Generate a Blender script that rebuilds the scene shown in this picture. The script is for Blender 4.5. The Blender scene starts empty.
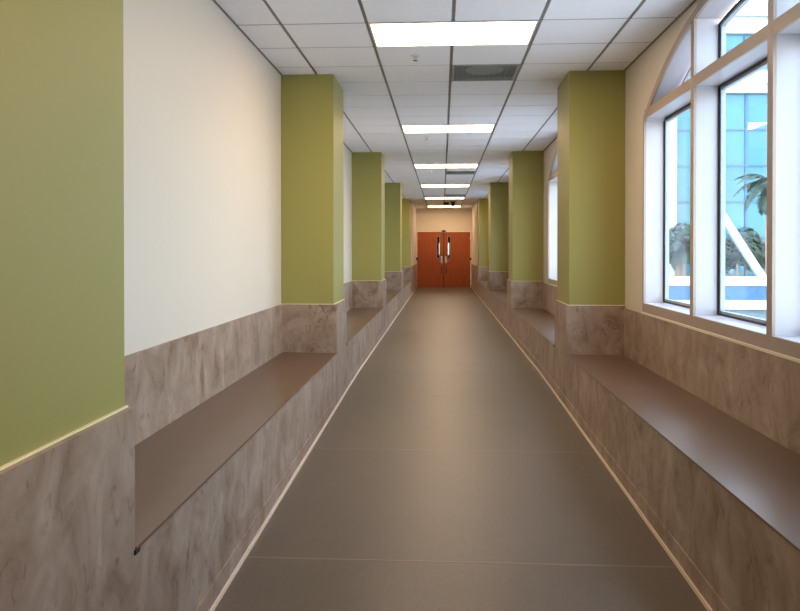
import bpy, bmesh, math, random
from mathutils import Vector, Matrix
from mathutils.geometry import tessellate_polygon
random.seed(4)
S = bpy.context.scene
C = S.collection
PI = math.pi

# ------------------------------------------------------------ dimensions (metres)
CAMZ = 1.38
CEIL = 2.99
BENCH = 0.455
DADO = 0.893
WL, WR = -1.47, 1.63          # long walls
IL, IR = -0.985, 1.135        # inner faces of the columns
FL, FR = -0.957, 1.112        # front faces of the stone bench fronts
Y0, Y1 = -5.0, 28.2           # back wall and end wall
TILE = 0.61
GX = 0.077                    # a long ceiling tee runs here
GY = 5.22                     # near edge of the first light in view
COLS = [(1.30, 2.25), (6.70, 7.38), (12.02, 12.72), (17.5, 18.2), (22.9, 23.6)]

def floor_z(y):
    # the corridor is a gentle ramp near the camera and level further on
    if y >= 8.5: return 0.0
    if y >= 7.5: return -0.015*(8.5 - y)
    return -0.015 - 0.0215*(7.5 - y)

# ------------------------------------------------------------ materials
def newmat(name):
    m = bpy.data.materials.new(name); m.use_nodes = True
    nt = m.node_tree
    return m, nt, nt.nodes['Principled BSDF']

def plain(name, col, rough=0.5, metal=0.0, spec=0.5, bump=0.0, bscale=200.0, var=0.0, vscale=3.0):
    m, nt, b = newmat(name)
    b.inputs['Base Color'].default_value = (*col, 1)
    b.inputs['Roughness'].default_value = rough
    b.inputs['Metallic'].default_value = metal
    b.inputs['Specular IOR Level'].default_value = spec
    g = nt.nodes.new('ShaderNodeNewGeometry')
    if var:
        n = nt.nodes.new('ShaderNodeTexNoise'); n.inputs['Scale'].default_value = vscale
        n.inputs['Detail'].default_value = 4
        nt.links.new(g.outputs['Position'], n.inputs['Vector'])
        r = nt.nodes.new('ShaderNodeValToRGB')
        r.color_ramp.elements[0].position = 0.3; r.color_ramp.elements[1].position = 0.7
        r.color_ramp.elements[0].color = (*[c * (1 - var) for c in col], 1)
        r.color_ramp.elements[1].color = (*[min(1, c * (1 + var)) for c in col], 1)
        nt.links.new(n.outputs['Fac'], r.inputs['Fac'])
        nt.links.new(r.outputs['Color'], b.inputs['Base Color'])
    if bump:
        n = nt.nodes.new('ShaderNodeTexNoise'); n.inputs['Scale'].default_value = bscale
        nt.links.new(g.outputs['Position'], n.inputs['Vector'])
        bp = nt.nodes.new('ShaderNodeBump'); bp.inputs['Strength'].default_value = bump
        bp.inputs['Distance'].default_value = 0.002
        nt.links.new(n.outputs['Fac'], bp.inputs['Height'])
        nt.links.new(bp.outputs['Normal'], b.inputs['Normal'])
    return m

def stone_mat():
    m, nt, b = newmat('mottled_stone')
    g = nt.nodes.new('ShaderNodeNewGeometry')
    mp = nt.nodes.new('ShaderNodeMapping'); mp.inputs['Scale'].default_value = (1, 1.15, 0.8)
    mp.inputs['Rotation'].default_value = (0.9, 0.1, 0)
    nt.links.new(g.outputs['Position'], mp.inputs['Vector'])
    n1 = nt.nodes.new('ShaderNodeTexNoise'); n1.inputs['Scale'].default_value = 4.2
    n1.inputs['Detail'].default_value = 9; n1.inputs['Roughness'].default_value = 0.62
    n1.inputs['Distortion'].default_value = 0.9
    n2 = nt.nodes.new('ShaderNodeTexNoise'); n2.inputs['Scale'].default_value = 13
    n2.inputs['Detail'].default_value = 6; n2.inputs['Distortion'].default_value = 1.6
    nt.links.new(mp.outputs['Vector'], n1.inputs['Vector'])
    nt.links.new(mp.outputs['Vector'], n2.inputs['Vector'])
    r1 = nt.nodes.new('ShaderNodeValToRGB'); e = r1.color_ramp.elements
    e[0].position = 0.30; e[0].color = (0.175, 0.108, 0.068, 1)
    e[1].position = 0.62; e[1].color = (0.37, 0.285, 0.22, 1)
    x = r1.color_ramp.elements.new(0.45); x.color = (0.28, 0.20, 0.145, 1)
    x = r1.color_ramp.elements.new(0.80); x.color = (0.46, 0.38, 0.315, 1)
    r2 = nt.nodes.new('ShaderNodeValToRGB'); e = r2.color_ramp.elements
    e[0].position = 0.28; e[0].color = (0.40, 0.28, 0.21, 1)
    e[1].position = 0.42; e[1].color = (1, 1, 1, 1)
    nt.links.new(n1.outputs['Fac'], r1.inputs['Fac'])
    nt.links.new(n2.outputs['Fac'], r2.inputs['Fac'])
    mx = nt.nodes.new('ShaderNodeMix'); mx.data_type = 'RGBA'; mx.blend_type = 'MULTIPLY'
    mx.inputs['Factor'].default_value = 0.6
    nt.links.new(r1.outputs['Color'], mx.inputs['A']); nt.links.new(r2.outputs['Color'], mx.inputs['B'])
    nt.links.new(mx.outputs['Result'], b.inputs['Base Color'])
    b.inputs['Roughness'].default_value = 0.42
    b.inputs['Specular IOR Level'].default_value = 0.35
    return m

def floor_mat():
    m, nt, b = newmat('sheet_vinyl_floor')
    g = nt.nodes.new('ShaderNodeNewGeometry')
    n = nt.nodes.new('ShaderNodeTexNoise'); n.inputs['Scale'].default_value = 2.2; n.inputs['Detail'].default_value = 6
    n2 = nt.nodes.new('ShaderNodeTexNoise'); n2.inputs['Scale'].default_value = 130; n2.inputs['Detail'].default_value = 3
    nt.links.new(g.outputs['Position'], n.inputs['Vector']); nt.links.new(g.outputs['Position'], n2.inputs['Vector'])
    r = nt.nodes.new('ShaderNodeValToRGB')
    r.color_ramp.elements[0].position = 0.3; r.color_ramp.elements[0].color = (0.092, 0.070, 0.052, 1)
    r.color_ramp.elements[1].position = 0.72; r.color_ramp.elements[1].color = (0.118, 0.091, 0.068, 1)
    nt.links.new(n.outputs['Fac'], r.inputs['Fac'])
    r2 = nt.nodes.new('ShaderNodeValToRGB')
    r2.color_ramp.elements[0].position = 0.35; r2.color_ramp.elements[0].color = (0.8, 0.8, 0.8, 1)
    r2.color_ramp.elements[1].position = 0.65; r2.color_ramp.elements[1].color = (1.15, 1.15, 1.15, 1)
    nt.links.new(n2.outputs['Fac'], r2.inputs['Fac'])
    mx = nt.nodes.new('ShaderNodeMix'); mx.data_type = 'RGBA'; mx.blend_type = 'MULTIPLY'; mx.inputs['Factor'].default_value = 1
    nt.links.new(r.outputs['Color'], mx.inputs['A']); nt.links.new(r2.outputs['Color'], mx.inputs['B'])
    nt.links.new(mx.outputs['Result'], b.inputs['Base Color'])
    mr = nt.nodes.new('ShaderNodeMapRange'); mr.inputs['To Min'].default_value = 0.36; mr.inputs['To Max'].default_value = 0.46
    nt.links.new(n.outputs['Fac'], mr.inputs['Value']); nt.links.new(mr.outputs['Result'], b.inputs['Roughness'])
    bp = nt.nodes.new('ShaderNodeBump'); bp.inputs['Strength'].default_value = 0.12; bp.inputs['Distance'].default_value = 0.001
    nt.links.new(n2.outputs['Fac'], bp.inputs['Height']); nt.links.new(bp.outputs['Normal'], b.inputs['Normal'])
    b.inputs['Specular IOR Level'].default_value = 0.5
    return m

def wood_mat():
    m, nt, b = newmat('cherry_wood_veneer')
    g = nt.nodes.new('ShaderNodeTexCoord')
    mp = nt.nodes.new('ShaderNodeMapping'); mp.inputs['Scale'].default_value = (9, 9, 0.7)
    nt.links.new(g.outputs['Object'], mp.inputs['Vector'])
    n = nt.nodes.new('ShaderNodeTexNoise'); n.inputs['Scale'].default_value = 2.5; n.inputs['Detail'].default_value = 5
    nt.links.new(mp.outputs['Vector'], n.inputs['Vector'])
    r = nt.nodes.new('ShaderNodeValToRGB')
    r.color_ramp.elements[0].position = 0.3; r.color_ramp.elements[0].color = (0.27, 0.050, 0.007, 1)
    r.color_ramp.elements[1].position = 0.7; r.color_ramp.elements[1].color = (0.36, 0.073, 0.010, 1)
    nt.links.new(n.outputs['Fac'], r.inputs['Fac']); nt.links.new(r.outputs['Color'], b.inputs['Base Color'])
    b.inputs['Roughness'].default_value = 0.4
    return m

def glass_mat(name, tint, gloss=1.0):
    m = bpy.data.materials.new(name); m.use_nodes = True
    nt = m.node_tree; nt.nodes.clear()
    o = nt.nodes.new('ShaderNodeOutputMaterial')
    tr = nt.nodes.new('ShaderNodeBsdfTransparent'); tr.inputs['Color'].default_value = (*tint, 1)
    gl = nt.nodes.new('ShaderNodeBsdfGlossy'); gl.inputs['Roughness'].default_value = 0.01
    lw = nt.nodes.new('ShaderNodeLayerWeight'); lw.inputs['Blend'].default_value = 0.5
    fr = nt.nodes.new('ShaderNodeMath'); fr.operation = 'POWER'; fr.inputs[1].default_value = 5
    nt.links.new(lw.outputs['Facing'], fr.inputs[0])
    mu = nt.nodes.new('ShaderNodeMath'); mu.operation = 'MULTIPLY_ADD'; mu.inputs[1].default_value = 0.9*gloss; mu.inputs[2].default_value = 0.035*gloss
    mx = nt.nodes.new('ShaderNodeMixShader')
    nt.links.new(fr.outputs[0], mu.inputs[0]); nt.links.new(mu.outputs[0], mx.inputs['Fac'])
    nt.links.new(tr.outputs[0], mx.inputs[1]); nt.links.new(gl.outputs[0], mx.inputs[2])
    nt.links.new(mx.outputs[0], o.inputs['Surface'])
    return m

def emit_mat(name, col, k):
    m = bpy.data.materials.new(name); m.use_nodes = True
    nt = m.node_tree; nt.nodes.clear()
    o = nt.nodes.new('ShaderNodeOutputMaterial'); e = nt.nodes.new('ShaderNodeEmission')
    e.inputs['Color'].default_value = (*col, 1); e.inputs['Strength'].default_value = k
    nt.links.new(e.outputs[0], o.inputs['Surface'])
    return m

M = dict(
    cream=plain('cream_wall_paint', (0.64, 0.575, 0.49), 0.5, bump=0.10, bscale=260),
    green=plain('green_wall_paint', (0.305, 0.285, 0.085), 0.5, spec=0.3, bump=0.10, bscale=260),
    stone=stone_mat(),
    seat=plain('taupe_solid_surface', (0.118, 0.066, 0.040), 0.30, spec=0.75, var=0.06, vscale=5),
    floor=floor_mat(),
    seam=plain('vinyl_weld', (0.20, 0.152, 0.112), 0.5),
    bead=plain('beige_floor_trim', (0.78, 0.63, 0.49), 0.4),
    tile=plain('acoustic_tile', (0.92, 0.925, 0.96), 0.9, bump=0.35, bscale=320, var=0.02, vscale=60),
    tee=plain('ceiling_tee_metal', (0.22, 0.20, 0.18), 0.5),  # dark tone paints in the shadow lines of the tile gaps
    board=plain('plenum_board', (0.30, 0.28, 0.26), 0.9),  # plain grey brown for the ceiling deck and lobby walls
    lens=emit_mat('lit_diffuser', (1.0, 0.70, 0.42), 8.2),
    white=plain('white_window_panel', (0.46, 0.44, 0.465), 0.32),
    sash=plain('grey_sash', (0.30, 0.34, 0.36), 0.4),
    bronze=plain('taupe_window_frame', (0.38, 0.30, 0.245), 0.42),
    lit_edge=plain('pale_yellow_lit_edge', (0.80, 0.74, 0.48), 0.4),  # pale tone stands for light caught along the stone top
    black=plain('black_rubber', (0.012, 0.012, 0.014), 0.5),
    glass=glass_mat('window_glass', (0.86, 0.945, 0.955)),
    lite=glass_mat('door_lite_glass', (0.35, 0.36, 0.36), 1.5),
    chrome=plain('satin_chrome', (0.72, 0.72, 0.72), 0.22, metal=1.0),
    vent=plain('grey_vent_metal', (0.36, 0.38, 0.37), 0.45, metal=0.0),
    ventd=plain('dark_duct', (0.07, 0.07, 0.07), 0.8),
    duct=plain('galvanised_duct', (0.40, 0.42, 0.41), 0.5),
    wood=wood_mat(),
    frame=plain('cream_door_frame', (0.74, 0.66, 0.54), 0.4),
    plastic=plain('white_plastic', (0.75, 0.75, 0.73), 0.35),
    facade=plain('teal_reflective_glass', (0.012, 0.110, 0.150), 0.10, metal=0.0, var=0.18, vscale=0.35),
    mull=plain('blue_steel_mullion', (0.010, 0.07, 0.13), 0.4),
    conc=plain('white_render', (0.36, 0.38, 0.39), 0.7, var=0.03, vscale=1.5),
    bluem=plain('blue_sheet_metal', (0.010, 0.075, 0.17), 0.35, var=0.08, vscale=2),
    gravel=plain('grey_roof_gravel', (0.10, 0.13, 0.16), 0.9, var=0.15, vscale=8),
    bark=plain('palm_bark', (0.22, 0.16, 0.11), 0.9, var=0.3, vscale=14),
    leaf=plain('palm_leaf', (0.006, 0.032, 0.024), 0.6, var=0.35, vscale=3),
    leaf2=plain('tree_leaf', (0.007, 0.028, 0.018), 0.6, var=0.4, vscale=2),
    ground=plain('pale_bounce_ground', (0.58, 0.55, 0.52), 0.9, var=0.06, vscale=1.2),  # pale so the unseen ground bounces daylight to the ceiling
)

# ------------------------------------------------------------ helpers
def box(bm, x0, x1, y0, y1, z0, z1):
    vs = [bm.verts.new((x, y, z)) for x in (x0, x1) for y in (y0, y1) for z in (z0, z1)]
    for f in ((0,1,3,2), (4,6,7,5), (0,4,5,1), (2,3,7,6), (0,2,6,4), (1,5,7,3)):
        bm.faces.new([vs[i] for i in f])
def ramp_box(bm, x0, x1, y0, y1, d0, z1=None, d1=None):
    # bottom follows the floor (offset d0); top is z1 or follows the floor (offset d1)
    ys = [y0] + [y for y in (7.5, 8.5) if y0 < y < y1] + [y1]
    ring = []
    for y in ys:
        zb = floor_z(y) + d0; zt = z1 if z1 is not None else floor_z(y) + d1
        ring.append([bm.verts.new(p) for p in ((x0,y,zb), (x1,y,zb), (x1,y,zt), (x0,y,zt))])
    for a, b in zip(ring, ring[1:]):
        for k in range(4):
            bm.faces.new((a[k], a[(k+1)%4], b[(k+1)%4], b[k]))
    bm.faces.new(ring[0][::-1]); bm.faces.new(ring[-1])
def cyl(bm, c, r, h, axis='Z', seg=20, r2=None):
    m = Matrix.Translation(c)
    if axis == 'X': m = m @ Matrix.Rotation(PI/2, 4, 'Y')
    if axis == 'Y': m = m @ Matrix.Rotation(PI/2, 4, 'X')
    bmesh.ops.create_cone(bm, cap_ends=True, segments=seg, radius1=r, radius2=r if r2 is None else r2, depth=h, matrix=m)
def ball(bm, c, r, sz=1.0, seg=16):
    m = Matrix.Translation(c) @ Matrix.Diagonal((1, 1, sz, 1))
    bmesh.ops.create_uvsphere(bm, u_segments=seg, v_segments=seg//2, radius=r, matrix=m)
def beam(bm, a, b, w, h):
    a = Vector(a); b = Vector(b); d = (b - a); L = d.length; d.normalize()
    s = d.cross(Vector((0, 1, 0))).normalized(); u = Vector((0, 1, 0))
    vs = []
    for p in (a, b):
        for i, j in ((-1,-1), (1,-1), (1,1), (-1,1)):
            vs.append(bm.verts.new(p + s*i*w/2 + u*j*h/2))
    for k in range(4): bm.faces.new((vs[k], vs[(k+1)%4], vs[4+(k+1)%4], vs[4+k]))
    bm.faces.new(vs[:4][::-1]); bm.faces.new(vs[4:])
def obj(name, bm, mat, parent=None, bevel=0.0, smooth=False):
    bmesh.ops.recalc_face_normals(bm, faces=bm.faces)
    me = bpy.data.meshes.new(name)
    if parent is not None:
        off = -world_loc(parent)
        bmesh.ops.translate(bm, verts=bm.verts, vec=off)
        bm.to_mesh(me)
    else:
        bm.to_mesh(me)
    bm.free()
    me.materials.append(mat)
    if smooth:
        for p in me.polygons: p.use_smooth = True
    o = bpy.data.objects.new(name, me); C.objects.link(o)
    if parent is not None: o.parent = parent
    if bevel:
        b = o.modifiers.new('bevel', 'BEVEL'); b.width = bevel; b.segments = 2; b.limit_method = 'ANGLE'
    return o
def world_loc(o):
    v = Vector(o.location)
    while o.parent: o = o.parent; v += Vector(o.location)
    return v
def recentre(o, loc):
    o.data.transform(Matrix.Translation(-Vector(loc))); o.location = loc; return o
def thing(name, label, cat, loc, group=None):
    o = bpy.data.objects.new(name, None); C.objects.link(o); o.location = loc
    o.empty_display_size = 0.2
    o['label'] = label; o['category'] = cat
    if group: o['group'] = group
    return o
def tag(o, label, cat, group=None):
    o['label'] = label; o['category'] = cat
    if group: o['group'] = group
    return o
def struct(o, label=None, cat=None):
    o['kind'] = 'structure'
    if label: o['label'] = label
    if cat: o['category'] = cat
    return o
def new(): return bmesh.new()
def dup(root, loc, label):
    r = root.copy(); C.objects.link(r); r.location = loc; r['label'] = label
    for ch in list(root.children):
        c = ch.copy(); C.objects.link(c); c.parent = r
        for g in ch.children:
            d = g.copy(); C.objects.link(d); d.parent = c
    return r

# ------------------------------------------------------------ floor
b = new()
ramp_box(b, WL, WR, Y0, Y1 + 0.06, -0.1, None, 0.0)
fl = struct(obj('floor', b, M['floor']), 'taupe sheet vinyl corridor floor with a soft sheen', 'floor')
b = new()
y = 3.52 - 1.83*3
while y < Y1 - 0.5:
    ramp_box(b, FL + 0.008, FR - 0.008, y - 0.006, y + 0.006, 0.0, None, 0.0008)
    y += 1.83
obj('floor_seam', b, M['seam'], fl)

# ------------------------------------------------------------ walls
b = new(); box(b, WL - 0.15, WL, Y0, Y1, -0.4, CEIL + 0.03)
struct(obj('wall_left', b, M['cream']), 'long cream wall behind the left benches', 'wall')

# windows: three lights below a transom, under one low segmental arch
WIN_C = [4.335, 4.335 + 5.33, 4.335 + 10.75, 4.35 + 16.15]
HW = 1.745; SILL = CAMZ - 0.478; SPR = CAMZ + 1.095; RA = 3.2; TOP = CEIL - 0.018
def arch_z(u, inset=0.0):
    r = RA - inset
    return TOP - RA + math.sqrt(max(0.0, r*r - u*u))
def arch_loop(c, hw, zb, inset, n=28):
    pts = [(c - hw, zb), (c + hw, zb)]
    for i in range(n + 1):
        u = hw - 2*hw*i/n
        pts.append((c + u, arch_z(u, inset)))
    return pts
def slab_from_loops(bm, loops, x0, x1):
    allp = [p for l in loops for p in l]
    tris = tessellate_polygon([[Vector((p[0], p[1], 0)) for p in l] for l in loops])
    fa = [bm.verts.new((x0, p[0], p[1])) for p in allp]
    fb = [bm.verts.new((x1, p[0], p[1])) for p in allp]
    for t in tris:
        bm.faces.new([fa[i] for i in t]); bm.faces.new([fb[i] for i in reversed(t)])
    k = 0
    for l in loops:
        n = len(l)
        for i in range(n):
            a, c2 = k + i, k + (i + 1) % n
            bm.faces.new((fa[a], fa[c2], fb[c2], fb[a]))
        k += n
b = new()
outer = [(Y0, -0.4), (Y1, -0.4), (Y1, CEIL + 0.03), (Y0, CEIL + 0.03)]
slab_from_loops(b, [outer] + [arch_loop(c, HW, SILL, 0) for c in WIN_C], WR, WR + 0.17)
struct(obj('wall_right', b, M['cream']), 'long cream wall with arched windows', 'wall')

def ring(bm, pts, pts2, x0, x1):
    n = len(pts)
    A = [bm.verts.new((x0, *p)) for p in pts]; B = [bm.verts.new((x0, *p)) for p in pts2]
    A1 = [bm.verts.new((x1, *p)) for p in pts]; B1 = [bm.verts.new((x1, *p)) for p in pts2]
    for i in range(n):
        j = (i + 1) % n
        bm.faces.new((A[i], A[j], B[j], B[i])); bm.faces.new((A1[i], B1[i], B1[j], A1[j]))
        bm.faces.new((A[i], A1[i], A1[j], A[j])); bm.faces.new((B[i], B[j], B1[j], B1[i]))
def light_loop(ya, yb, c, up):
    # one light of the window: rectangle, or a fanlight piece with the arch on top
    if not up: return [(ya, SILL + 0.065), (yb, SILL + 0.065), (yb, SPR - 0.035), (ya, SPR - 0.035)]
    n = 14; pts = [(ya, SPR + 0.035), (yb, SPR + 0.035)]
    for i in range(n + 1):
        yy = yb + (ya - yb)*i/n
        pts.append((yy, max(SPR + 0.04, arch_z(yy - c, 0.085))))
    return pts
def inset_loop(pts, d):
    cy = sum(p[0] for p in pts)/len(pts); 
    ys = [p[0] for p in pts]; zs = [p[1] for p in pts]
    y0, y1, z0, z1 = min(ys), max(ys), min(zs), max(zs)
    out = []
    for (yy, zz) in pts:
        ny = y0 + d + (yy - y0)*(y1 - y0 - 2*d)/(y1 - y0)
        nz = z0 + d + (zz - z0)*(z1 - z0 - 2*d)/(z1 - z0)
        out.append((ny, nz))
    return out
for wi, c in enumerate(WIN_C):
    w = bpy.data.objects.new('window_%d' % (wi + 1), None); C.objects.link(w); w.location = (WR, c, SILL)
    struct(w, 'arched window with three tall lights and a divided fanlight, taupe face frame', 'window')
    d0, d1 = WR - 0.012, WR + 0.006           # thin taupe face frame
    b = new()
    ring(b, arch_loop(c, HW + 0.004, SILL - 0.012, -0.004), arch_loop(c, HW - 0.032, SILL + 0.06, 0.05), d0, d1)
    for s in (-1, 1):
        yy = c + s*0.572
        box(b, d0 + 0.001, d1 - 0.001, yy - 0.032, yy + 0.032, SILL + 0.055, arch_z(0.572, 0.045))
    box(b, d0 + 0.002, d1 - 0.002, c - HW + 0.03, c + HW - 0.03, SPR - 0.035, SPR + 0.035)
    obj('face_frame', b, M['bronze'], w)
    # white deep liners: jambs, mullion cheeks, sill, transom and arch soffit
    b = new()
    X0, X1 = WR + 0.006, WR + 0.165
    n = 28
    oa, ia = arch_loop(c, HW, SILL, 0), arch_loop(c, HW - 0.032, SILL + 0.06, 0.05)
    ring(b, oa, ia, X0, X1)
    for s in (-1, 1):
        yy = c + s*0.572
        box(b, X0, X1, yy - 0.031, yy + 0.031, SILL + 0.055, arch_z(0.572, 0.045))
    box(b, X0, X1 - 0.001, c - HW + 0.031, c + HW - 0.031, SPR - 0.034, SPR + 0.034)
    obj('liner', b, M['white'], w)
    b = new(); box(b, WR - 0.018, WR + 0.0, c - HW - 0.02, c + HW + 0.02, SILL - 0.03, SILL - 0.013)
    obj('window_sill', b, M['frame'], w, bevel=0.003)
    spans = [(c - HW + 0.032, c - 0.604), (c - 0.541, c + 0.541), (c + 0.604, c + HW - 0.032)]
    for (ya, yb) in spans:
        for up in (False, True):
            L = light_loop(ya, yb, c, up)
            if up:
                # trim the outer fanlights to where the arch leaves room
                if ya < c - 1:  L = [p for p in light_loop(c - 1.56, yb, c, True)]
                if yb > c + 1:  L = [p for p in light_loop(ya, c + 1.56, c, True)]
                b = new()
                LL = [(min(max(p[0], ya), yb), p[1]) for p in L]
            g = new(); ring(g, L, inset_loop(L, 0.013), WR + 0.142, WR + 0.150)
            sash = obj('gasket', g, M['black'], w)
            g = new(); ring(g, inset_loop(L, 0.012), inset_loop(L, 0.03), WR + 0.150, WR + 0.180)
            obj('sash', g, M['sash'], w)
            g = new(); I = inset_loop(L, 0.0125); slab_from_loops(g, [I], WR + 0.160, WR + 0.166)
            obj('pane', g, M['glass'], w)

# end wall with the door opening
DX0, DX1, DH = -0.945, 1.075, 2.10
b = new()
box(b, WL - 0.15, DX0 - 0.035, Y1, Y1 + 0.15, -0.1, CEIL + 0.03)
box(b, DX1 + 0.035, WR + 0.17, Y1, Y1 + 0.15, -0.1, CEIL + 0.03)
box(b, DX0 - 0.035, DX1 + 0.035, Y1, Y1 + 0.15, DH + 0.035, CEIL + 0.03)
struct(obj('wall_end', b, M['cream']), 'cream end wall above and beside the double doors', 'wall')
b = new(); box(b, WL - 0.15, WR + 0.17, Y0 - 0.15, Y0, -0.5, CEIL + 0.03)
struct(obj('wall_back', b, M['cream']), 'cream wall behind the camera', 'wall')
# flush cream walls of the last stretch
for nm, xa, xb, lab in (('wall_end_left', WL, IL, 'cream wall standing flush beside the doors on the left'),
                        ('wall_end_right', IR, WR, 'cream wall standing flush beside the doors on the right')):
    b = new(); box(b, xa, xb, 24.3, Y1, DADO, CEIL); struct(obj(nm, b, M['cream']), lab, 'wall')

# ------------------------------------------------------------ stone dado, bench fronts, skirting
b = new()
ramp_box(b, FL - 0.04, FL, Y0, Y1, 0.0, BENCH - 0.012)
box(b, WL, WL + 0.014, Y0, 24.3, BENCH, DADO)
box(b, WL, FL, 24.3, Y1, BENCH - 0.012, DADO)
struct(obj('trim_1', b, M['stone']), 'mottled stone bench front and dado on the left', 'stone dado')
b = new()
ramp_box(b, FR, FR + 0.04, Y0, Y1, 0.0, BENCH - 0.012)
box(b, WR - 0.014, WR, Y0, 24.3, BENCH, DADO - 0.02)
box(b, FR, WR, 24.3, Y1, BENCH - 0.012, DADO)
struct(obj('trim_2', b, M['stone']), 'mottled stone bench front and dado on the right', 'stone dado')
for nm, x, s in (('baseboard_left', FL, 1), ('baseboard_right', FR, -1)):
    b = new(); xa, xb = sorted((x, x + s*0.007))
    ramp_box(b, xa, xb, Y0, Y1, 0.0, None, 0.105)
    base = struct(obj(nm, b, M['stone'], bevel=0.0015), 'low mottled stone skirting along the bench front', 'baseboard')
    b = new(); xa, xb = sorted((x + s*0.007, x + s*0.014))
    ramp_box(b, xa, xb, Y0, Y1, 0.0, None, 0.022)
    o = obj('floor_bead', b, M['bead'], base); o['label'] = 'thin beige bead where skirting meets floor'

# ------------------------------------------------------------ columns
ORD = ['nearest', 'second', 'third', 'fourth', 'fifth']
for side in ('left', 'right'):
    for i, (ya, yb) in enumerate(COLS):
        if side == 'right' and i == 0: ya, yb = 1.40, 2.10
        xa, xb = (WL, IL) if side == 'left' else (IR, WR)
        if side == 'left':
            lab = ['nearest green column filling the left edge of the picture, on mottled stone',
                   'large green column on the left at the far end of the nearest bench',
                   'green column on the left at the far end of the second bench',
                   'fourth green column from the camera in the left row',
                   'farthest green column in the left row, nearest the doors'][i]
        else:
            lab = ['green column beside the camera on the right, out of the picture',
                   'large green column on the right just beyond the big arched window',
                   'green column on the right behind the second window bay',
                   'green column on the right, third one from the camera in view',
                   'farthest green column in the right row, nearest the doors'][i]
        if side == 'right' and i == 0:
            # outside the frame but it shades the near bay: part of the room shell
            b = new(); box(b, xa, xb, ya, yb, DADO, CEIL); struct(obj('wall_pier', b, M['green']), 'green pier beside the camera', 'wall')
            b = new(); box(b, xa - 0.02, xb, ya - 0.012, yb + 0.012, BENCH - 0.012, DADO); struct(obj('trim_3', b, M['stone']), 'stone foot of the green pier', 'stone dado')
            continue
        t = thing('column', lab, 'column', ((xa + xb)/2, (ya + yb)/2, BENCH - 0.012), 'green columns along the corridor')
        b = new(); box(b, xa, xb, ya, yb, DADO, CEIL); obj('shaft', b, M['green'], t, bevel=0.006)
        b = new()
        if side == 'left': box(b, xa, FL, ya - 0.008, yb + 0.004, BENCH - 0.012, DADO)
        else: box(b, FR, xb, ya - 0.012, yb + 0.012, BENCH - 0.012, DADO)
        o = obj('plinth', b, M['stone'], t); o['label'] = 'mottled stone cladding at the column foot'
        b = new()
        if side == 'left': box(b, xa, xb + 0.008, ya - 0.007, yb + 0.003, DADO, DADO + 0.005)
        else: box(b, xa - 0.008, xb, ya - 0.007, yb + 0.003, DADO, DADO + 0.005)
        o = obj('lit_edge', b, M['lit_edge'], t); o['label'] = 'pale yellow strip painted as the lit top edge of the stone'  # thin strip paints in the light on the protruding stone edge

# ------------------------------------------------------------ benches
BAYS_L = [(2.256, 6.688), (7.392, 12.008), (12.732, 17.488), (18.212, 22.888)]
BAYS_R = [(2.112, 6.688), (7.392, 12.008), (12.732, 17.488), (18.212, 22.888)]
LABS = {'left': ['long taupe bench top on the left between the two nearest green columns',
                 'taupe bench on the left just beyond the large green column',
                 'third bench from the camera along the left side',
                 'farthest bench on the left, before the last green column'],
        'right': ['long glossy taupe bench under the big arched window',
                  'taupe bench on the right just beyond the large green column',
                  'third bench from the camera along the right side',
                  'farthest bench on the right, before the last green column']}
for side, bays in (('left', BAYS_L), ('right', BAYS_R)):
    for i, (ya, yb) in enumerate(bays):
        t = thing('bench', LABS[side][i], 'bench', (0, (ya + yb)/2, BENCH - 0.012), 'built in benches between the columns')
        if side == 'left':
            xa, xb, fx = WL, FL + 0.004, FL; t.location.x = (xa + xb)/2
        else:
            xa, xb, fx = FR - 0.004, WR, FR; t.location.x = (xa + xb)/2
        b = new(); box(b, xa, xb, ya, yb, BENCH - 0.012, BENCH - 0.001)
        obj('seat', b, M['seat'], t, bevel=0.002)
        b = new()
        ex = (fx - 0.02, fx + 0.006) if side == 'left' else (fx - 0.006, fx + 0.02)
        box(b, ex[0], ex[1], ya - 0.011, ya + 0.022, BENCH - 0.022, BENCH - 0.008)  # black block put in to draw the dark gap at the bench corner
        o = obj('gap_block', b, M['black'], t); o['label'] = 'small black block painted in for the dark gap at the near front corner'
# seats of the bays beside the camera (not in view)
b = new(); box(b, WL, FL + 0.004, Y0, 1.290, BENCH - 0.012, BENCH - 0.001); box(b, FR - 0.004, WR, Y0, 1.388, BENCH - 0.012, BENCH - 0.001)
struct(obj('trim_4', b, M['seat']), 'bench tops beside the camera', 'bench top')

# ------------------------------------------------------------ ceiling
LIGHT_ROWS = [-8, 0, 7, 14, 21, 28, 35]
VENTS = [(2, 0), (16, 0), (26, 0)]
b = new(); g1 = 0.013; g2 = 0.009
cols = range(-3, 3); r0 = int(math.floor((Y0 - GY)/TILE)); r1 = int(math.ceil((Y1 - GY)/TILE))
for r in range(r0, r1):
    for k in cols:
        if r in LIGHT_ROWS and k in (-1, 0): continue
        if (r, k) in VENTS: continue
        xa = max(WL + 0.004, GX + k*TILE + g1); xb = min(WR - 0.004, GX + (k + 1)*TILE - g1)
        ya = max(Y0 + 0.004, GY + r*TILE + g2); yb = min(Y1 - 0.004, GY + (r + 1)*TILE - g2)
        if xb - xa < 0.02 or yb - ya < 0.02: continue
        box(b, xa, xb, ya, yb, CEIL, CEIL + 0.018)
ce = struct(obj('ceiling', b, M['tile']), 'suspended ceiling of white acoustic tiles', 'ceiling')
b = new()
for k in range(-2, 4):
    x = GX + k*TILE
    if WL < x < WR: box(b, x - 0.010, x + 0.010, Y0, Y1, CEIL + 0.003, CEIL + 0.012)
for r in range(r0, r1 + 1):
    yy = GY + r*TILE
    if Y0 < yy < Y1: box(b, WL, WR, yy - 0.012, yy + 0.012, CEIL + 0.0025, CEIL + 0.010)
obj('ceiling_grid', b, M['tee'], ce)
b = new(); box(b, WL, WR, Y0, Y1, CEIL + 0.12, CEIL + 0.16)
obj('ceiling_deck', b, M['board'], ce)
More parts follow.
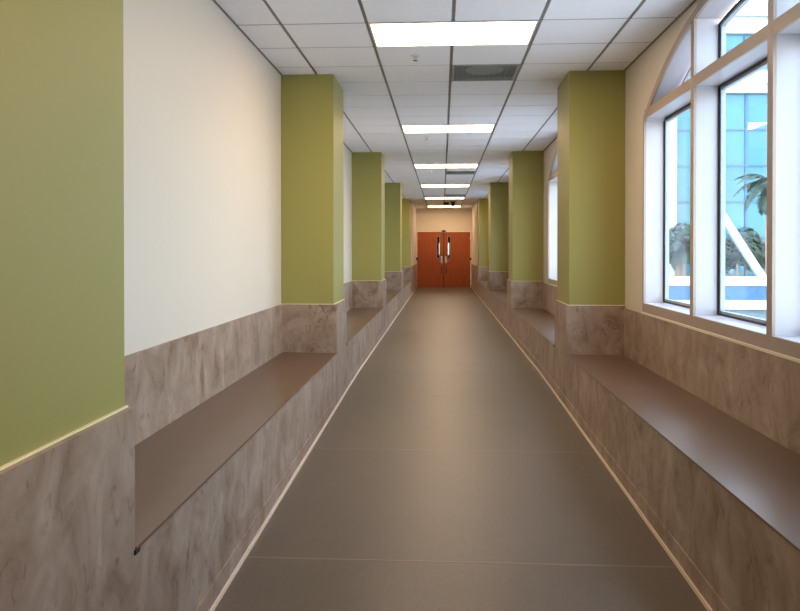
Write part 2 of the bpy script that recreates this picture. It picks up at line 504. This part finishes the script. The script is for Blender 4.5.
b = new()
box(b, WL, WL + 0.016, Y0, Y1, CEIL - 0.004, CEIL); box(b, WR - 0.016, WR, Y0, Y1, CEIL - 0.004, CEIL)
box(b, WL, WR, Y1 - 0.016, Y1, CEIL - 0.004, CEIL)
struct(obj('trim_5', b, M['tee']), 'thin metal angle around the ceiling edge', 'trim')

# ------------------------------------------------------------ ceiling lights
def make_light():
    t = thing('ceiling_light', '', 'ceiling light', (GX, GY + TILE/2, CEIL), 'recessed lights down the middle of the ceiling')
    x0, x1 = GX - TILE + 0.012, GX + TILE - 0.012
    y0, y1 = GY + 0.008, GY + TILE - 0.008
    b = new()
    box(b, x0, x1, y0, y0 + 0.014, CEIL - 0.003, CEIL + 0.07); box(b, x0, x1, y1 - 0.014, y1, CEIL - 0.003, CEIL + 0.07)
    box(b, x0, x0 + 0.014, y0 + 0.014, y1 - 0.014, CEIL - 0.003, CEIL + 0.07); box(b, x1 - 0.014, x1, y0 + 0.014, y1 - 0.014, CEIL - 0.003, CEIL + 0.07)
    box(b, x0 + 0.014, x1 - 0.014, y0 + 0.014, y1 - 0.014, CEIL + 0.05, CEIL + 0.07)
    obj('housing', b, M['plastic'], t)
    b = new(); box(b, x0 + 0.014, x1 - 0.014, y0 + 0.014, y1 - 0.014, CEIL + 0.001, CEIL + 0.006)
    o = obj('diffuser', b, M['lens'], t); o['label'] = 'glowing white lens'
    return t
l0 = make_light()
l0['label'] = 'largest glowing ceiling panel, the one nearest the camera'
for r, lab in ((7, 'second glowing ceiling panel from the camera, beyond the first dark vent'),
               (14, 'third glowing ceiling panel from the camera'),
               (21, 'fourth glowing ceiling panel, just beyond the second grey vent'),
               (28, 'fifth glowing ceiling panel, just beyond the farthest grey vent'),
               (35, 'farthest glowing ceiling panel, right above the end doors')):
    dup(l0, (GX, GY + r*TILE + TILE/2, CEIL), lab)
lb = dup(l0, (GX, GY - 8*TILE + TILE/2, CEIL), 'unseen glowing ceiling panel overhead, placed to warm the near end')  # out of view, row shifted to warm the near column

# ------------------------------------------------------------ vents
def make_vent(row, lab):
    xa, xb = GX + 0.012, GX + TILE - 0.012; ya, yb = GY + row*TILE + 0.008, GY + (row + 1)*TILE - 0.008
    t = thing('ceiling_vent', lab, 'vent', ((xa + xb)/2, (ya + yb)/2, CEIL), 'grey return air grilles in the ceiling')
    b = new()
    for (p, q, r_, s) in ((xa, xb, ya, ya + 0.02), (xa, xb, yb - 0.02, yb), (xa, xa + 0.02, ya + 0.02, yb - 0.02), (xb - 0.02, xb, ya + 0.02, yb - 0.02)):
        box(b, p, q, r_, s, CEIL - 0.004, CEIL + 0.03)
    obj('frame', b, M['vent'], t)
    b = new(); box(b, xa + 0.02, xb - 0.02, ya + 0.02, yb - 0.02, CEIL + 0.03, CEIL + 0.034)
    obj('backing', b, M['ventd'], t)
    b = new(); cyl(b, ((xa + xb)/2, (ya + yb)/2, CEIL + 0.027), 0.17, 0.006, seg=40)
    o = obj('duct_collar', b, M['duct'], t); o['label'] = 'round grey duct behind the grille'
    b = new(); n = 16
    for i in range(n):
        yy = ya + 0.03 + (yb - ya - 0.06)*i/(n - 1)
        beam(b, (xa + 0.02, yy, CEIL + 0.010), (xb - 0.02, yy, CEIL + 0.010), 0.0015, 0.013)
    for i in range(1, 12):
        xx = xa + (xb - xa)*i/12
        box(b, xx - 0.001, xx + 0.001, ya + 0.02, yb - 0.02, CEIL + 0.002, CEIL + 0.006)
    obj('grille', b, M['vent'], t)
make_vent(2, 'dark grey square vent in the ceiling nearest the camera')
make_vent(16, 'grey ceiling vent just beyond the third glowing panel')
make_vent(26, 'farthest grey ceiling vent, just before the fifth glowing panel')

# ------------------------------------------------------------ sprinklers
def make_sprinkler(x, y):
    t = thing('sprinkler_head', '', 'sprinkler', (x, y, CEIL), 'small sprinkler heads in the ceiling tiles')
    b = new(); cyl(b, (x, y, CEIL - 0.001), 0.036, 0.010, seg=24); obj('escutcheon', b, M['plastic'], t)
    b = new(); cyl(b, (x, y, CEIL - 0.018), 0.008, 0.02); 
    for s in (-1, 1): box(b, x + s*0.014 - 0.002, x + s*0.014 + 0.002, y - 0.003, y + 0.003, CEIL - 0.04, CEIL - 0.008)
    cyl(b, (x, y, CEIL - 0.041), 0.02, 0.003, seg=16)
    obj('deflector', b, M['chrome'], t)
    return t
sp = make_sprinkler(-0.22, GY + 1.45*TILE)
sp['label'] = 'small sprinkler head just beyond the nearest ceiling light'
for r, lab in ((8.6, 'small sprinkler head just beyond the second ceiling light'),
               (15.5, 'small sprinkler head just beyond the third ceiling light'),
               (22.5, 'tiny sprinkler head just beyond the fourth ceiling light')):
    dup(sp, (-0.22, GY + r*TILE, CEIL), lab)

# ------------------------------------------------------------ smoke detector and camera near the doors
yy = 24.6
t = thing('smoke_detector', 'black round detector on the ceiling, left of the small camera near the doors', 'detector', (0.14, yy, CEIL))
b = new(); cyl(b, (0.14, yy, CEIL - 0.03), 0.10, 0.06, r2=0.085, seg=28); obj('housing', b, M['black'], t)
b = new(); cyl(b, (0.14, yy, CEIL - 0.065), 0.05, 0.012, seg=20); obj('grille', b, M['ventd'], t)
xx, yy = 0.36, 24.2
t = thing('security_camera', 'black security camera hanging from the ceiling near the doors', 'camera', (xx, yy, CEIL))
b = new(); cyl(b, (xx, yy, CEIL - 0.012), 0.10, 0.024, seg=24); obj('mount', b, M['black'], t)
b = new(); ball(b, (xx, yy, CEIL - 0.10), 0.06, 1.0); cyl(b, (xx, yy, CEIL - 0.05), 0.055, 0.06); obj('dome', b, M['black'], t, smooth=True)

# ------------------------------------------------------------ doors
b = new(); fy0, fy1 = Y1 - 0.02, Y1 + 0.11
box(b, DX0 - 0.035, DX0, fy0, fy1, 0, DH + 0.035); box(b, DX1, DX1 + 0.035, fy0, fy1, 0, DH + 0.035)
box(b, DX0, DX1, fy0, fy1, DH, DH + 0.035)
struct(obj('trim_6', b, M['frame'], bevel=0.003), 'cream metal frame around the double doors', 'door frame')
mid = (DX0 + DX1)/2
def make_door(n, x0, x1, s):
    # s = +1 when the meeting stile is on the +X side
    ya, yb = Y1 + 0.01, Y1 + 0.055
    lite_x = x1 - 0.20 if s > 0 else x0 + 0.20
    lx0, lx1, lz0, lz1 = lite_x - 0.045, lite_x + 0.045, 1.12, 1.93
    root = bpy.data.objects.new('door_%d' % n, None); C.objects.link(root); root.location = ((x0 + x1)/2, ya, 0)
    struct(root, 'orange brown wooden door leaf with a narrow glass lite, %s of the pair' % ('left' if s > 0 else 'right'), 'door')
    b = new(); z0, z1 = 0.008, DH - 0.004
    box(b, x0, lx0, ya, yb, z0, z1); box(b, lx1, x1, ya, yb, z0, z1)
    box(b, lx0, lx1, ya, yb, z0, lz0); box(b, lx0, lx1, ya, yb, lz1, z1)
    obj('leaf', b, M['wood'], root)
    b = new()
    for (p, q, r_, t_) in ((lx0 - .012, lx0, lz0 - .012, lz1 + .012), (lx1, lx1 + .012, lz0 - .012, lz1 + .012), (lx0, lx1, lz0 - .012, lz0), (lx0, lx1, lz1, lz1 + .012)):
        box(b, p, q, ya - 0.006, ya + 0.004, r_, t_)
    fr = obj('lite_frame', b, M['vent'], root)
    b = new(); box(b, lx0, lx1, ya + 0.018, ya + 0.024, lz0, lz1); obj('lite_glass', b, M['lite'], fr)
    hx = x1 - 0.075 if s > 0 else x0 + 0.075
    b = new(); cyl(b, (hx, ya - 0.006, 1.0), 0.035, 0.012, 'Y'); cyl(b, (hx, ya - 0.03, 1.0), 0.011, 0.05, 'Y')
    beam(b, (hx, ya - 0.052, 1.0), (hx - s*0.12, ya - 0.052, 0.995), 0.022, 0.016)
    cyl(b, (hx, ya - 0.006, 1.12), 0.028, 0.014, 'Y'); box(b, hx - 0.035, hx + 0.035, ya - 0.008, ya, 0.92, 1.17)
    obj('door_handle', b, M['chrome'], root, bevel=0.002)
    b = new(); hx2 = x1 - 0.09 if s > 0 else x0 + 0.09
    box(b, hx2 - 0.018, hx2 + 0.018, ya - 0.008, ya, 0.52, 0.78)
    cyl(b, (hx2, ya - 0.03, 0.56), 0.009, 0.045, 'Y'); cyl(b, (hx2, ya - 0.03, 0.74), 0.009, 0.045, 'Y')
    cyl(b, (hx2, ya - 0.052, 0.65), 0.011, 0.24, 'Z')
    o = obj('door_pull', b, M['black'], root); o['label'] = 'black pull below the lever'
    ex = x0 + 0.012 if s > 0 else x1 - 0.012
    for hz in (0.25, 1.05, 1.85):
        b = new(); cyl(b, (ex, ya - 0.006, hz), 0.010, 0.11, 'Z', 12); box(b, ex - 0.012, ex + 0.02, ya - 0.003, ya, hz - 0.055, hz + 0.055)
        obj('hinge', b, M['chrome'] if hz > 1.5 else M['black'], root)
make_door(1, DX0 + 0.004, mid - 0.004, 1)
make_door(2, mid + 0.004, DX1 - 0.004, -1)
b = new(); box(b, mid - 0.013, mid + 0.013, Y1 + 0.002, Y1 + 0.0095, 0.008, DH - 0.004)
struct(obj('trim_7', b, M['black']), 'black seal between the door leaves', 'trim')
t = thing('door_sensor', 'black sensor box above the meeting edge of the doors', 'sensor', (mid, Y1 - 0.01, DH + 0.02))
b = new(); box(b, mid - 0.075, mid + 0.075, Y1 - 0.085, Y1 - 0.02, DH + 0.005, DH + 0.07); obj('housing', b, M['black'], t, bevel=0.012)
b = new(); box(b, mid - 0.05, mid + 0.05, Y1 - 0.088, Y1 - 0.083, DH + 0.015, DH + 0.035); obj('lens', b, M['lite'], t)
for x, lab in ((DX0 - 0.01, 'small black door holder on the left side of the door frame'), (DX1 + 0.01, 'small black door holder on the right side of the door frame')):
    s = -1 if x < 0 else 1
    t = thing('door_holder', lab, 'door hardware', (x, Y1 - 0.02, 1.08), 'black hold open arms beside the doors')
    b = new(); box(b, x - 0.03, x + 0.03, Y1 - 0.032, Y1 - 0.02, 1.04, 1.13); obj('plate', b, M['black'], t)
    b = new(); cyl(b, (x, Y1 - 0.055, 1.09), 0.02, 0.05, 'Y'); obj('magnet', b, M['black'], t)
# lobby behind the doors, seen only through the lites
LX0, LX1, LY = DX0 - 0.3, DX1 + 0.3, Y1 + 2.6
b = new()
for q in ((LX0, -0.13, 0.0, CEIL), (0.30, LX1, 0.0, CEIL), (-0.13, 0.30, 0.0, 1.22), (-0.13, 0.30, 1.72, CEIL)):  # opening added so sky puts a bright patch in the door lites
    box(b, q[0], q[1], LY, LY + 0.1, q[2], q[3])
box(b, LX0 - 0.1, LX0, Y1 + 0.15, LY + 0.1, -0.1, CEIL); box(b, LX1, LX1 + 0.1, Y1 + 0.15, LY + 0.1, -0.1, CEIL)
box(b, LX0 - 0.1, LX1 + 0.1, Y1 + 0.15, LY + 0.1, CEIL, CEIL + 0.1); box(b, LX0, LX1, Y1 + 0.06, LY, -0.1, 0.0)
struct(obj('wall_lobby', b, M['board']), 'dim lobby beyond the doors with an added opening that brightens the lites', 'wall')

# ------------------------------------------------------------ outside
def ratio(px): 
    a = math.atan(42/740); cx = (px - 400)/740
    return (cx*math.cos(a) - math.sin(a))/(cx*math.sin(a) + math.cos(a))
def outpt(px, py, Y):
    # a point of the view taken from the photograph at depth Y, in metres
    a = math.atan(42/740); cx = (px - 400)/740
    return Vector((ratio(px)*Y, Y, CAMZ + (251 - py)/740/(cx*math.sin(a) + math.cos(a))*Y))
GZ = -4.6
b = new(); box(b, 2.2, 90, -30, 120, GZ - 0.3, GZ)  # out of view, its paleness lifts daylight onto the ceiling
struct(obj('ground', b, M['ground']), 'unseen ground outside the windows, made pale to bounce daylight, one storey down', 'ground')

def curved(bm, xc, y, R, xa, xb, z0, z1, depth, n=24):
    # a body whose front bulges towards the camera
    P = []
    for i in range(n + 1):
        x = xa + (xb - xa)*i/n
        P.append((x, y + R - math.sqrt(max(0, R*R - (x - xc)**2))))
    vs = []
    for z in (z0, z1):
        vs.append([bm.verts.new((x, yy, z)) for x, yy in P] + [bm.verts.new((xb, P[-1][1] + depth, z)), bm.verts.new((xa, P[0][1] + depth, z))])
    k = len(vs[0])
    for i in range(k):
        j = (i + 1) % k
        bm.faces.new((vs[0][i], vs[0][j], vs[1][j], vs[1][i]))
    bm.faces.new(vs[0][::-1]); bm.faces.new(vs[1])
def front_y(x, xc, y, R): return y + R - math.sqrt(max(0, R*R - (x - xc)**2))
BY = 31.0; BX0 = ratio(675)*BY; XC = 11.2; RL = 30.0; RU = 13.0
zc = lambda py: CAMZ + (251 - py)/740/1.024*BY
of = thing('office_building', 'curved teal glass office building with white bands outside the big window', 'building', (14.5, BY + 4, GZ))
b = new(); curved(b, XC, BY, RL, BX0, 21.5, GZ, zc(94), 7); obj('curtain_wall', b, M['facade'], of)
b = new(); curved(b, XC, BY - 0.25, RL, BX0 - 0.45, 22, zc(94), zc(72), 8); 
curved(b, XC, BY - 0.32, RL, BX0 - 0.5, 22.05, zc(85), zc(83.4), 8)
obj('white_band', b, M['conc'], of)
b = new(); curved(b, XC, BY + 0.1, RU, BX0 - 0.1, 20.5, zc(72), zc(34), 6); obj('upper_glass', b, M['facade'], of)
b = new(); curved(b, XC, BY - 0.1, RU, BX0 - 0.3, 20.7, zc(34), zc(18), 6.5); curved(b, XC, BY - 0.3, RU, BX0 - 0.5, 20.9, zc(18), zc(6), 7)
obj('cornice', b, M['conc'], of)
b = new(); box(b, BX0 - 0.42, BX0 - 0.001, BY - 0.2, BY + 7, GZ, zc(94)); obj('corner_pier', b, M['conc'], of)
b = new(); x = ratio(745.6)*BY - 1.405*2 
while x < 21.3:
    if x > BX0 + 0.1:
        yy = front_y(x, XC, BY, RL); box(b, x - 0.045, x + 0.045, yy - 0.06, yy + 0.05, GZ, zc(94))
        yu = front_y(x, XC, BY + 0.1, RU); 
        if x < 20.3: box(b, x - 0.035, x + 0.035, yu - 0.06, yu + 0.05, zc(72), zc(34))
    x += 1.405
for k in range(-1, 7):
    z = zc(130 + 36*k)
    if z > GZ + 0.1: curved(b, XC, BY - 0.045, RL, BX0 + 0.01, 21.45, z - 0.04, z + 0.04, 0.4)
z = zc(50); curved(b, XC, BY + 0.05, RU, BX0 - 0.05, 20.45, z - 0.04, z + 0.04, 0.4)
obj('mullions', b, M['mull'], of)

# low annex roof with a blue fascia
AY = 16.0; za = lambda py: CAMZ + (251 - py)/740/1.024*AY
an = thing('annex_roof', 'low annex with a blue sheet metal fascia and white parapet outside the windows', 'building', (9, AY + 2, GZ))
b = new(); box(b, 2.6, 15, AY, AY + 4, GZ, za(309)); obj('wall', b, M['gravel'], an)
b = new(); box(b, 2.55, 15.05, AY - 0.12, AY + 4.05, za(309), za(300)); obj('ledge', b, M['conc'], an)
b = new(); box(b, 2.6, 15, AY - 0.05, AY + 4, za(300), za(285.5))
for py in (289, 294): box(b, 2.58, 15.02, AY - 0.065, AY, za(py), za(py - 1.4))
obj('fascia', b, M['bluem'], an)
b = new(); box(b, 2.55, 15.05, AY - 0.10, AY + 0.35, za(285.5), za(277)); obj('parapet', b, M['conc'], an)
# white steel braces standing on the annex
t = thing('steel_brace', 'white diagonal steel brace leaning above the annex roof', 'brace', outpt(764, 281, AY + 0.1))
b = new(); A = outpt(717, 208, AY + 0.1); B = outpt(764, 280, AY + 0.1); beam(b, A, B, 0.15, 0.12); obj('beam', b, M['conc'], t)
b = new(); beam(b, outpt(764, 280, AY + 0.12), outpt(790, 262, AY + 0.12), 0.10, 0.08); obj('strut', b, M['conc'], t)
b = new(); box(b, A.x - 0.1, A.x + 0.1, AY, AY + 0.2, za(277), A.z + 0.25); obj('post', b, M['conc'], t)

# palms and trees between annex and office building
def tube(bm, pts, rad, seg=8):
    rings = []
    for i, p in enumerate(pts):
        p = Vector(p); d = (Vector(pts[min(i+1, len(pts)-1)]) - Vector(pts[max(i-1, 0)])).normalized()
        s = d.cross(Vector((0.1, 1, 0.05))).normalized(); u = d.cross(s)
        rings.append([bm.verts.new(p + (s*math.cos(a) + u*math.sin(a))*rad[i]) for a in [2*PI*k/seg for k in range(seg)]])
    for a, c in zip(rings, rings[1:]):
        for k in range(seg): bm.faces.new((a[k], a[(k+1)%seg], c[(k+1)%seg], c[k]))
    bm.faces.new(rings[0][::-1]); bm.faces.new(rings[-1])
def palm(loc, h, L, lab):
    t = thing('palm_tree', lab, 'tree', loc, 'palms in front of the glass building')
    x, y, z = loc; b = new()
    tube(b, [(x + 0.06*math.sin(k*0.7), y, z + h*k/8) for k in range(9)], [0.2 - 0.01*k for k in range(9)]); obj('trunk', b, M['bark'], t, smooth=True)
    b = new(); top = Vector((x, y, z + h))
    for i in range(22):
        az = i*2.4; el = 0.95 - 1.35*(i/22); d = Vector((math.cos(az), math.sin(az), 0))
        pts = []; p = top.copy(); e = el
        for k in range(15):
            pts.append(p.copy()); p = p + (d*math.cos(e) + Vector((0, 0, math.sin(e))))*L/14; e -= 0.115
        for k in range(14):
            a, c = pts[k], pts[k+1]; f = (c - a).normalized(); s = f.cross(Vector((0, 0, 1))).normalized(); up = s.cross(f)
            r = 0.02
            q = [b.verts.new(v) for v in (a - s*r, a + s*r, c + s*r, c - s*r)]; b.faces.new(q)
            for sg in (-1, 1):
                for m_ in (0.0, 0.5):
                    o = a.lerp(c, m_); ll = L*0.26*math.sin(PI*(0.12 + 0.85*(k + m_)/14)); 
                    tip = o + s*sg*ll*0.85 + f*ll*0.45 - up*ll*0.35*random.uniform(0.4, 1.4)
                    b.faces.new([b.verts.new(v) for v in (o, o + f*0.07, tip)])
    obj('fronds', b, M['leaf'], t)
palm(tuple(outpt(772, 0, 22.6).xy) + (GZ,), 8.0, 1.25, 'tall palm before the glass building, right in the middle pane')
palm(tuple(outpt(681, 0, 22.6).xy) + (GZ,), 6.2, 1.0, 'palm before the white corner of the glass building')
def tree(loc, h, r, lab, n=2600):
    t = thing('leafy_tree', lab, 'tree', loc, 'bushy trees in front of the glass building')
    x, y, z = loc; b = new()
    tube(b, [(x, y, z), (x + .1, y, z + h*0.5), (x, y, z + h*0.8)], [0.16, 0.12, 0.06])
    for a in (0.3, 2.2, 4.4): tube(b, [(x + .1, y, z + h*0.45), (x + math.cos(a)*r*0.5, y + math.sin(a)*r*0.5, z + h*0.85)], [0.07, 0.03])
    obj('trunk', b, M['bark'], t)
    b = new(); lobes = [Vector((x + random.uniform(-.6, .6)*r, y + random.uniform(-.6, .6)*r, z + h*0.82 + random.uniform(-.35, .4)*r)) for _ in range(9)]
    for i in range(n):
        c = random.choice(lobes); v = Vector((random.gauss(0,1), random.gauss(0,1), random.gauss(0,1))).normalized()
        p = c + v*r*0.5*random.uniform(0.7, 1.05)
        s = v.cross(Vector((random.random(), random.random(), random.random()))).normalized(); u = s.cross(v + s*0.5).normalized(); k = random.uniform(0.07, 0.13)
        b.faces.new([b.verts.new(q) for q in (p - s*k, p - u*k*0.5, p + s*k, p + u*k*0.5)])
    obj('foliage', b, M['leaf2'], t)
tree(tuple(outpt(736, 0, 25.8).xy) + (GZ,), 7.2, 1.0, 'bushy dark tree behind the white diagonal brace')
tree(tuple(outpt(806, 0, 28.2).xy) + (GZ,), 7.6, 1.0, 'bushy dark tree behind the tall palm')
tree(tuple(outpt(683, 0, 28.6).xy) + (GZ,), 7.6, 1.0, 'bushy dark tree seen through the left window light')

# ------------------------------------------------------------ world
W = bpy.data.worlds.new('sky'); S.world = W; W.use_nodes = True
nt = W.node_tree; nt.nodes.clear()
out = nt.nodes.new('ShaderNodeOutputWorld'); bg = nt.nodes.new('ShaderNodeBackground')
sky = nt.nodes.new('ShaderNodeTexSky'); sky.sky_type = 'NISHITA'; sky.sun_disc = False
sky.sun_elevation = math.radians(48); sky.sun_rotation = math.radians(200)
tc = nt.nodes.new('ShaderNodeTexCoord')
mp = nt.nodes.new('ShaderNodeMapping'); mp.inputs['Scale'].default_value = (1, 1, 2.2)
n = nt.nodes.new('ShaderNodeTexNoise'); n.inputs['Scale'].default_value = 2.2; n.inputs['Detail'].default_value = 7
r = nt.nodes.new('ShaderNodeValToRGB'); r.color_ramp.elements[0].position = 0.36; r.color_ramp.elements[1].position = 0.58
mx = nt.nodes.new('ShaderNodeMix'); mx.data_type = 'RGBA'
sm = nt.nodes.new('ShaderNodeMix'); sm.data_type = 'RGBA'; sm.blend_type = 'MULTIPLY'; sm.inputs['Factor'].default_value = 1
sm.inputs['B'].default_value = (0.32, 0.32, 0.32, 1)
nt.links.new(tc.outputs['Generated'], mp.inputs['Vector']); nt.links.new(mp.outputs['Vector'], n.inputs['Vector'])
nt.links.new(n.outputs['Fac'], r.inputs['Fac']); nt.links.new(r.outputs['Color'], mx.inputs['Factor'])
nt.links.new(sky.outputs['Color'], sm.inputs['A']); nt.links.new(sm.outputs['Result'], mx.inputs['A'])
mx.inputs['B'].default_value = (1.27, 1.22, 1.36, 1)
nt.links.new(mx.outputs['Result'], bg.inputs['Color']); bg.inputs['Strength'].default_value = 2.9
nt.links.new(bg.outputs[0], out.inputs['Surface'])

# portals only guide sampling of the sky through the windows; they give no light of their own
for c in WIN_C:
    L = bpy.data.lights.new('window_portal', 'AREA'); L.shape = 'RECTANGLE'; L.size = 3.6; L.size_y = 2.2
    L.cycles.is_portal = True
    o = bpy.data.objects.new('window_portal', L); C.objects.link(o)
    o.location = (WR + 0.22, c, 1.95); o.rotation_euler = (0, PI/2, 0)
    o.rotation_euler = Matrix(((0, 0, 1), (1, 0, 0), (0, 1, 0))).to_euler()

# ------------------------------------------------------------ camera
cam = bpy.data.cameras.new('camera'); co = bpy.data.objects.new('camera', cam); C.objects.link(co)
cam.sensor_width = 36; cam.lens = 740/800*36; cam.clip_end = 300
PITCH = 0.5
co.location = (0, 0, CAMZ); co.rotation_euler = (math.radians(90 - PITCH), 0, math.atan(42/740))
cam.shift_y = -(54.5 - 740*math.tan(math.radians(PITCH)))/800
S.camera = co
S.view_settings.view_transform = 'Standard'; S.view_settings.look = 'None'
S.view_settings.gamma = 1; S.view_settings.use_curve_mapping = False
S.view_settings.exposure = 1.33
